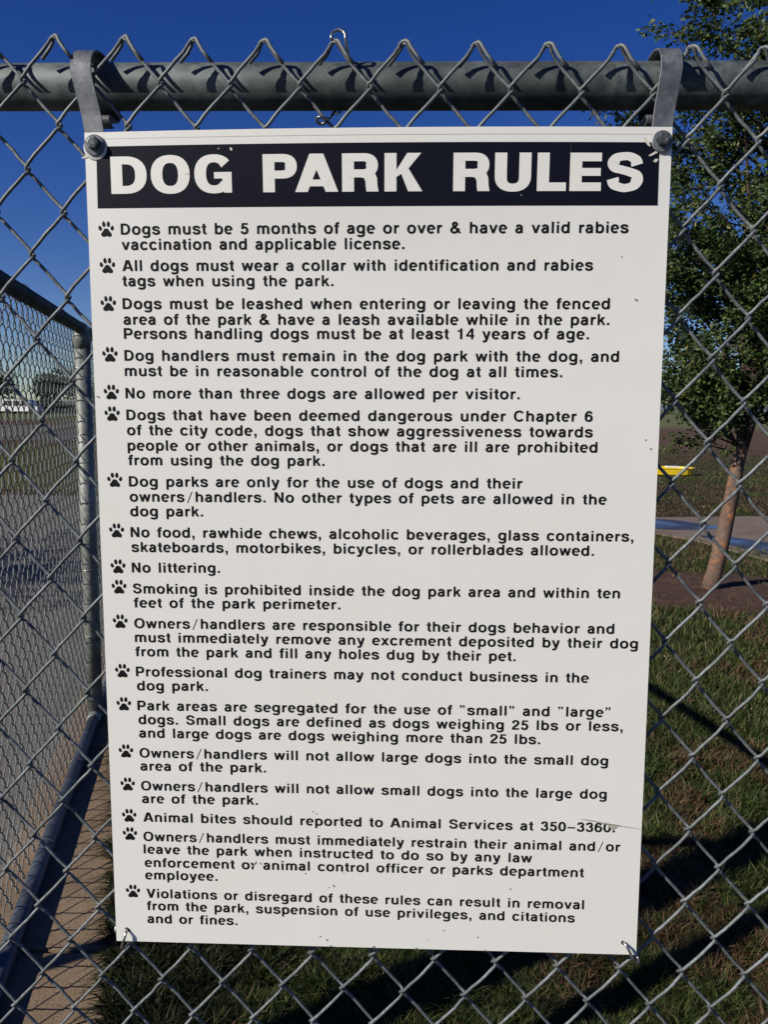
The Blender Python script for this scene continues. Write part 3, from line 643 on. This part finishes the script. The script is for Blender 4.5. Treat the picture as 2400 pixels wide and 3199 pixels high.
def glyph(ch_, table, wv, wh):
    V = []; F = []; k = 0
    for g in table[ch_][1]:
        if g[0] == 'S': v, f = sweep(g[1], wv, wh)
        elif g[0] == 'P': v = list(g[1]); f = [tuple(range(len(v)))]
        elif g[0] == 'B': v = [(g[1], g[2]), (g[3], g[2]), (g[3], g[4]), (g[1], g[4])]; f = [(0, 1, 2, 3)]
        n = len(V); V += [(a, b, k) for a, b in v]; F += [tuple(i+n for i in q) for q in f]; k += 1
    return V, F
CAPH = .01135; EM = CAPH/718; LSP = 40; WSP = 470
def text_line(x0, y0, x1, y1, s):
    pos = 0; items = []
    for c in s:
        if c == ' ': pos += WSP-LSP; continue
        items.append((c, pos)); pos += G[c][0]+LSP
    bx = G[items[-1][0]]
    V0 = [a for a, b, k in glyph(items[0][0], G, V_, H_)[0]]; V1 = [a for a, b, k in glyph(items[-1][0], G, V_, H_)[0]]
    lo = items[0][1]+min(V0); hi = items[-1][1]+max(V1); sc = (x1-x0)/(hi-lo)
    VV = []; FF = []
    for c, p in items:
        v, f = glyph(c, G, V_*EM/sc, H_); n = len(VV)
        for a, b, k in v:
            X = x0+(a+p-lo)*sc; ff = (X-x0)/(x1-x0); VV.append(sp3(X, y0+(y1-y0)*ff+b*EM, .00030+k*.000008))
        FF += [tuple(i+n for i in q) for q in f]
    return link('text_line', mesh('text_line', VV, FF, M_ink), sign), sc/EM
LINES=[
  (-0.2696, 0.3523, 0.264, 0.3515, 'Dogs must be 5 months of age or over & have a valid rabies'),
  (-0.2693, 0.3366, 0.0314, 0.3361, 'vaccination and applicable license.'),
  (-0.2695, 0.3149, 0.2288, 0.3138, 'All dogs must wear a collar with identification and rabies'),
  (-0.2701, 0.2991, -0.0436, 0.2986, 'tags when using the park.'),
  (-0.2706, 0.2753, 0.2477, 0.2744, 'Dogs must be leashed when entering or leaving the fenced'),
  (-0.2704, 0.2589, 0.2477, 0.258, 'area of the park & have a leash available while in the park.'),
  (-0.2704, 0.2439, 0.2269, 0.2433, 'Persons handling dogs must be at least 14 years of age.'),
  (-0.2706, 0.2207, 0.2593, 0.2199, 'Dog handlers must remain in the dog park with the dog, and'),
  (-0.271, 0.2044, 0.2001, 0.2037, 'must be in reasonable control of the dog at all times.'),
  (-0.2709, 0.1804, 0.1556, 0.1804, 'No more than three dogs are allowed per visitor.'),
  (-0.2708, 0.157, 0.2339, 0.1569, 'Dogs that have been deemed dangerous under Chapter 6'),
  (-0.2708, 0.1406, 0.2345, 0.1403, 'of the city code, dogs that show aggressiveness towards'),
  (-0.2708, 0.1239, 0.24, 0.124, 'people or other animals, or dogs that are ill are prohibited'),
  (-0.2706, 0.1078, -0.0542, 0.1081, 'from using the dog park.'),
  (-0.2706, 0.0843, 0.1607, 0.0847, 'Dog parks are only for the use of dogs and their'),
  (-0.2704, 0.0676, 0.2518, 0.0679, 'owners/handlers. No other types of pets are allowed in the'),
  (-0.2704, 0.0513, -0.1891, 0.0516, 'dog park.'),
  (-0.2707, 0.0279, 0.2819, 0.0278, 'No food, rawhide chews, alcoholic beverages, glass containers,'),
  (-0.2704, 0.0113, 0.24, 0.0117, 'skateboards, motorbikes, bicycles, or rollerblades allowed.'),
  (-0.2707, -0.012, -0.1717, -0.0114, 'No littering.'),
  (-0.2703, -0.0358, 0.27, -0.0353, 'Smoking is prohibited inside the dog park area and within ten'),
  (-0.27, -0.0519, -0.0375, -0.0514, 'feet of the park perimeter.'),
  (-0.2702, -0.0756, 0.2653, -0.0752, 'Owners/handlers are responsible for their dogs behavior and'),
  (-0.2702, -0.0917, 0.2917, -0.0915, 'must immediately remove any excrement deposited by their dog'),
  (-0.2702, -0.1082, 0.1578, -0.1078, 'from the park and fill any holes dug by their pet.'),
  (-0.2702, -0.1316, 0.2394, -0.1314, 'Professional dog trainers may not conduct business in the'),
  (-0.2697, -0.1481, -0.1885, -0.1476, 'dog park.'),
  (-0.2699, -0.1715, 0.2643, -0.1706, 'Park areas are segregated for the use of {small} and {large}'),
  (-0.2694, -0.188, 0.2787, -0.1868, 'dogs. Small dogs are defined as dogs weighing 25 lbs or less,'),
  (-0.2692, -0.204, 0.1874, -0.2036, 'and large dogs are dogs weighing more than 25 lbs.'),
  (-0.2694, -0.2279, 0.264, -0.2272, 'Owners/handlers will not allow large dogs into the small dog'),
  (-0.2691, -0.2435, -0.1235, -0.2431, 'area of the park.'),
  (-0.269, -0.2675, 0.2639, -0.2667, 'Owners/handlers will not allow small dogs into the large dog'),
  (-0.2685, -0.283, -0.1336, -0.2823, 'are of the park.'),
  (-0.2677, -0.3057, 0.2746, -0.3065, 'Animal bites should reported to Animal Services at 350-3360.'),
  (-0.2683, -0.3294, 0.2815, -0.3294, 'Owners/handlers must immediately restrain their animal and/or'),
  (-0.2685, -0.345, 0.1819, -0.3453, 'leave the park when instructed to do so by any law'),
  (-0.2678, -0.3615, 0.2413, -0.3617, 'enforcement or animal control officer or parks department'),
  (-0.2678, -0.377, -0.1825, -0.3769, 'employee.'),
  (-0.2669, -0.4001, 0.2428, -0.401, 'Violations or disregard of these rules can result in removal'),
  (-0.2671, -0.4155, 0.2328, -0.4175, 'from the park, suspension of use privileges, and citations'),
  (-0.267, -0.4319, -0.1602, -0.4317, 'and or fines.'),
]
PAWS= [(-0.2853, 0.3582), (-0.2856, 0.3207), (-0.2862, 0.2811), (-0.2865, 0.2275), (-0.2865, 0.1872), (-0.2866, 0.1639), (-0.2864, 0.0916), (-0.2864, 0.0353), (-0.2863, -0.0051), (-0.2861, -0.0283), (-0.2862, -0.0679), (-0.2858, -0.1252), (-0.2856, -0.1642), (-0.2852, -0.2203), (-0.2846, -0.2602), (-0.2842, -0.2984), (-0.2841, -0.3208), (-0.283, -0.3921)]
HEAD= [('D', -0.2778, -0.2392), ('O', -0.2349, -0.1933), ('G', -0.1884, -0.149), ('P', -0.1161, -0.0803), ('A', -0.0825, -0.0375), ('R', -0.0334, 0.0045), ('K', 0.0106, 0.0498), ('R', 0.0816, 0.1192), ('U', 0.1243, 0.1616), ('L', 0.1678, 0.1977), ('E', 0.2013, 0.2336), ('S', 0.2395, 0.2766)]

sc_ = [text_line(*l)[1] for l in LINES]
print('line stretch', [round(a, 2) for a in sc_])
# paw prints
def paw_mesh():
    V = []; F = []
    def ell(cx, cy, rx, ry, rot, k, n=18, pear=0):
        b = len(V)
        for i in range(n):
            q = 2*math.pi*i/n; x = rx*math.cos(q)*(1-pear*math.sin(q)); y = ry*math.sin(q); c, s = math.cos(rot), math.sin(rot)
            V.append((cx+x*c-y*s, -.0003-k*.00002, cy+x*s+y*c))
        F.append(tuple(range(b, b+n)))
    u = .0082
    ell(-.80*u, .12*u, .20*u, .31*u, .25, 0, 16, .15); ell(-.30*u, .62*u, .20*u, .36*u, .08, 1, 16, .15)
    ell(.30*u, .62*u, .20*u, .36*u, -.08, 2, 16, .15); ell(.80*u, .12*u, .20*u, .31*u, -.25, 3, 16, .15)
    P = [(0, .08), (.24, .0), (.40, -.26), (.60, -.48), (.68, -.72), (.54, -.92), (.28, -.94), (0, -.86), (-.28, -.94), (-.54, -.92), (-.68, -.72), (-.60, -.48), (-.40, -.26), (-.24, .0)]
    Q = spl(P+[P[0]], 3)[:-1]; b = len(V); V.append((0, -.0004, -.5*u)); 
    for a, c in Q: V.append((a*u, -.0004, c*u))
    for i in range(len(Q)): F.append((b, b+1+i, b+1+(i+1) % len(Q)))
    return mesh('paw_print', V, F, M_ink)
pm = paw_mesh()
for (u, v) in PAWS: link('paw_print', pm, sign, (u, -bow(u, v), v))
# header letters, drawn with a heavier pen
HG = {
'D': (733, [rc(0,0,235,718), ('S', [(118,643),(300,643)]+arc(300,359,318,284,90,-90,16,2.3)+[(118,75)])]),
'O': (790, [('S', arc(395,359,278,296,0,360,32))]),
'G': (748, [('S', arc(395,359,278,296,36,318,24)), rc(395,270,748,392), rc(560,170,748,392), ('P', [(590,0),(748,0),(748,200),(560,200)])]),
'P': (680, [rc(0,0,235,718), ('S', [(118,643),(385,643)]+arc(385,487,178,156,90,-90,12,2.3)+[(118,331)])]),
'A': (854, [('P', [(0,0),(248,0),(555,718),(290,718)]), ('P', [(606,0),(854,0),(564,718),(299,718)]), ('B', 190,105,660,232)]),
'R': (720, [rc(0,0,235,718), ('S', [(118,643),(420,643)]+arc(420,492,170,151,90,-90,12,2.3)+[(118,341)]), ('P', [(330,410),(520,400),(650,340),(690,250),(698,110),(720,0),(480,0),(466,90),(462,190),(430,255),(330,272)])]),
'K': (744, [rc(0,0,235,718), ('P', [(200,250),(235,400),(445,718),(718,718),(440,395)]), ('P', [(300,400),(445,470),(744,0),(465,0)])]),
'U': (708, [('S', [(117,718),(117,285)]+arc(354,280,237,217,180,360,18,2.3)+[(591,718)])]),
'L': (568, [rc(0,0,235,718), rc(150,0,568,160)]),
'E': (613, [rc(0,0,235,718), rc(150,558,613,718), rc(150,285,600,432), rc(150,0,613,160)]),
'S': (704, [('S', spl([(585,490),(545,590),(440,648),(340,655),(200,628),(128,530),(175,435),(300,398),(440,360),(560,305),(588,200),(520,100),(390,60),(300,62),(165,115),(118,235)],5))]),
}
for c, a, b in HEAD:
    v, f = glyph(c, HG, 235, 150); lo = min(q[0] for q in v); hi = max(q[0] for q in v)
    yb = .39366+(.3930-.39366)*((a+b)/2+.27)/.48; hs_ = .0374/718
    link('letter', mesh('letter', [sp3(a+(q[0]-lo)/(hi-lo)*(b-a), yb+q[1]*hs_, .0005+q[2]*.000008) for q in v], f, M_head), sign)
# chips, specks and scratches in the paint
def chip(u, v, r, m, seed, ang=0, st=1.0, off=.0006):
    R_ = random.Random(seed); P = []
    for i in range(9):
        q = 2*math.pi*i/9; f = r*R_.uniform(.55, 1.2); x, y = f*math.cos(q)*st, f*math.sin(q)/st
        P.append(sp3(u+x*math.cos(ang)-y*math.sin(ang), v+x*math.sin(ang)+y*math.cos(ang), off))
    link('paint_chip', mesh('paint_chip', P, [tuple(range(9))], m), sign)
for k, (u, v, r) in enumerate([(.1576,-.378,.0011),(.1215,-.4388,.0010),(.0819,-.4316,.0011),(.0641,-.4435,.0007),(-.07,-.2888,.0010),(-.066,-.2915,.0009),(-.0465,-.3796,.0014),(-.052,-.3815,.0009),(-.0793,-.365,.0010),(-.0349,-.3631,.0008),(-.0624,-.4429,.001),(-.0546,-.4473,.0013),(.258,.3276,.0008),(.2906,.1379,.001),(.2963,.1284,.0012),(.2886,.423,.0022),(-.1489,.4366,.0018),(-.162,.4372,.001),(.152,.389,.0009),(-.3015,.182,.0015),(.0,-.4545,.0014),(.05,-.4545,.0012),(-.05,-.4548,.0012),(.13,-.4550,.001),(.2744,.2838,.0016)]):
    chip(u, v, r, M_chip if k != 15 and k != 16 else M_chipl, k, k*1.3, 1.25)
def crack(pts, wd, m, off=.0006):
    V = []; n = len(pts)
    for i, (u, v) in enumerate(pts):
        h = wd*(1-abs(2*i/(n-1)-1)*.8); V += [sp3(u, v+h, off), sp3(u, v-h, off)]
    link('scratch', mesh('scratch', V, [(2*i, 2*i+1, 2*i+3, 2*i+2) for i in range(n-1)], m), sign)
crack([(.235,-.2915),(.25,-.2935),(.262,-.2962),(.2745,-.2978),(.286,-.2993),(.304,-.3017)], .0006, M_chip)
crack([(.236,-.2905),(.25,-.2924),(.266,-.2955),(.280,-.2975)], .0005, M_chipl, .0008)
link('paint_chip', mesh('paint_chip', [sp3(a, b, .0007) for a, b in ((.2655,-.2975),(.278,-.2992),(.2748,-.3012),(.2716,-.3040),(.2692,-.3008))], [(4,3,2,1,0)], mat('peeled_vinyl', (.42,.38,.32), .6)), sign)
crack([(.200,.4455),(.2015,.436),(.2008,.430),(.2035,.4265)], .0002, M_chipl)
for k, (u, v, r) in enumerate([(-.1435,-.3535,.0021),(-.1385,-.3525,.0019),(-.1330,-.3530,.0016),(-.1412,-.3565,.0012)]): chip(u, v, r if k else r*.6, M_sign if k else M_seam, 60+k, k, 1.2, .0009+k*.0001)
for u, v, a in ((.2785,.4415,2.3),(.2868,.4300,.4),(.3005,.4345,1.2),(-.302,.432,.3)): chip(u, v, .0032, M_chipl, 70+int(u*100), a, 2.0, .0007)
# bolts with washers
def cyl_y(g, c, prof, n=24):
    V = []; F = []
    for r, y in prof:
        for k in range(n): q = 2*math.pi*k/n; V.append((c[0]+r*math.cos(q), c[1]+y, c[2]+r*math.sin(q)))
    for i in range(len(prof)-1):
        for k in range(n): F.append((i*n+k, i*n+(k+1) % n, (i+1)*n+(k+1) % n, (i+1)*n+k))
    F.append(tuple(reversed(range((len(prof)-1)*n, len(prof)*n)))); g.add(V, F)
M_nyl = mat('clear_washer', (.55, .55, .52), .35)
for sx, (u, v) in ((-1, (-.2937, .4425)), (1, (.2942, .4412))):
    if sx < 0: g = MB(); cyl_y(g, (u+.0006, 0, v-.002), [(.0, -.0002), (.0128, -.0002), (.0128, -.0010), (.012, -.0014), (.002, -.0014)], 28); g.build('washer', M_nyl, sign, True)
    g = MB(); cyl_y(g, (u, 0, v), [(.0105, -.0012), (.0108, -.0016), (.0108, -.0028), (.0100, -.0034), (.006, -.0036)], 28); g.build('washer', M_strap, sign, False)
    g = MB(); cyl_y(g, (u-.0002, 0, v+.0012), [(.0066, -.0032), (.0067, -.0034), (.0067, -.0088), (.0060, -.0098), (.0035, -.0102), (.0030, -.0098)], 6); bo = g.build('bolt', M_bolt, sign)
    bo.rotation_euler = (0, 0, 0)
# hanger straps that loop over the mesh and the rail
inv = sign.matrix_world.inverted()
for sx, u0, xr, tw in ((-1, -.2937, -.3515, .0), (1, .2942, .2575, .006)):
    b0 = sign.matrix_world @ Vector((u0, .0022, .405)); b1 = sign.matrix_world @ Vector((u0, .0022, .452))
    prof = [(b0.y, b0.z), (b1.y-.0003, b1.z), (b1.y+.001, b1.z+.014), (b1.y+.002, b1.z+.026), (RY-.0475, RZ-.012), (RY-.0465, RZ+.004), (RY-.041, RZ+.016), (RY-.030, RZ+.0245), (RY-.013, RZ+.0290), (RY+.006, RZ+.0280), (RY+.019, RZ+.022), (RY+.0275, RZ+.004), (RY+.0265, RZ-.016), (RY+.017, RZ-.030), (RY+.002, RZ-.0355), (RY-.012, RZ-.0345), (RY-.019, RZ-.0385), (RY-.0165, RZ-.0445), (RY-.010, RZ-.046)]
    pr = spl(prof, 4); n = len(pr); V = []; F = []; hwid = .0104; th = .0011
    for i, (y, z) in enumerate(pr):
        a = pr[max(0, i-1)]; b = pr[min(n-1, i+1)]; ty, tz = b[0]-a[0], b[1]-a[1]; l = math.hypot(ty, tz) or 1; ny, nz = -tz/l, ty/l
        f = min(1, max(0, (z-b1.z)/(RZ-b1.z))); X = b1.x+(xr-b1.x)*f
        hw = hwid+.0006*f
        for dx, s_ in ((-hw, 1), (hw, 1), (hw, -1), (-hw, -1)): V.append(inv @ Vector((X+dx, y+ny*th*s_, z+nz*th*s_+tw*0)))
    for i in range(n-1):
        for k in range(4): F.append((4*i+k, 4*i+(k+1) % 4, 4*i+4+(k+1) % 4, 4*i+4+k))
    F += [(3, 2, 1, 0), (4*n-4, 4*n-3, 4*n-2, 4*n-1)]
    o = link('hanger_strap', mesh('hanger_strap', V, F, M_strap, False), sign)
    bv = o.modifiers.new('b', 'BEVEL'); bv.width = .0004; bv.segments = 1
# wire loops at the bottom corners
g = MB(); P = [(-.3085,.012,-.440),(-.3075,.004,-.446),(-.3055,.006,-.4515),(-.2985,.010,-.4475),(-.2935,.004,-.4425),(-.2914,-.0015,-.4408),(-.2918,-.0058,-.4440),(-.2940,-.0075,-.4520),(-.2968,-.006,-.4600),(-.2965,.000,-.4655),(-.2925,.008,-.4645),(-.2890,.014,-.4590),(-.291,.019,-.4545)]
g.tube(spl3 := [Vector(p) for p in P], .0016, 8); g.build('tie_wire', M_shiny, sign, True)
g = MB(); P = [(.2885,.002,-.4425),(.2905,-.0018,-.4405),(.2932,-.0052,-.4440),(.2985,-.0065,-.4540),(.3045,-.005,-.4630),(.3090,.002,-.4680),(.3095,.008,-.4655),(.305,.014,-.458),(.300,.016,-.452)]
g.tube([Vector(p) for p in P], .0016, 8); g.build('tie_wire', M_shiny, sign, True)
for u, v in ((-.2912, -.4408), (.2897, -.4412)): chip(u, v, .0032, M_ink, 90, .5, 1.0, .0003)
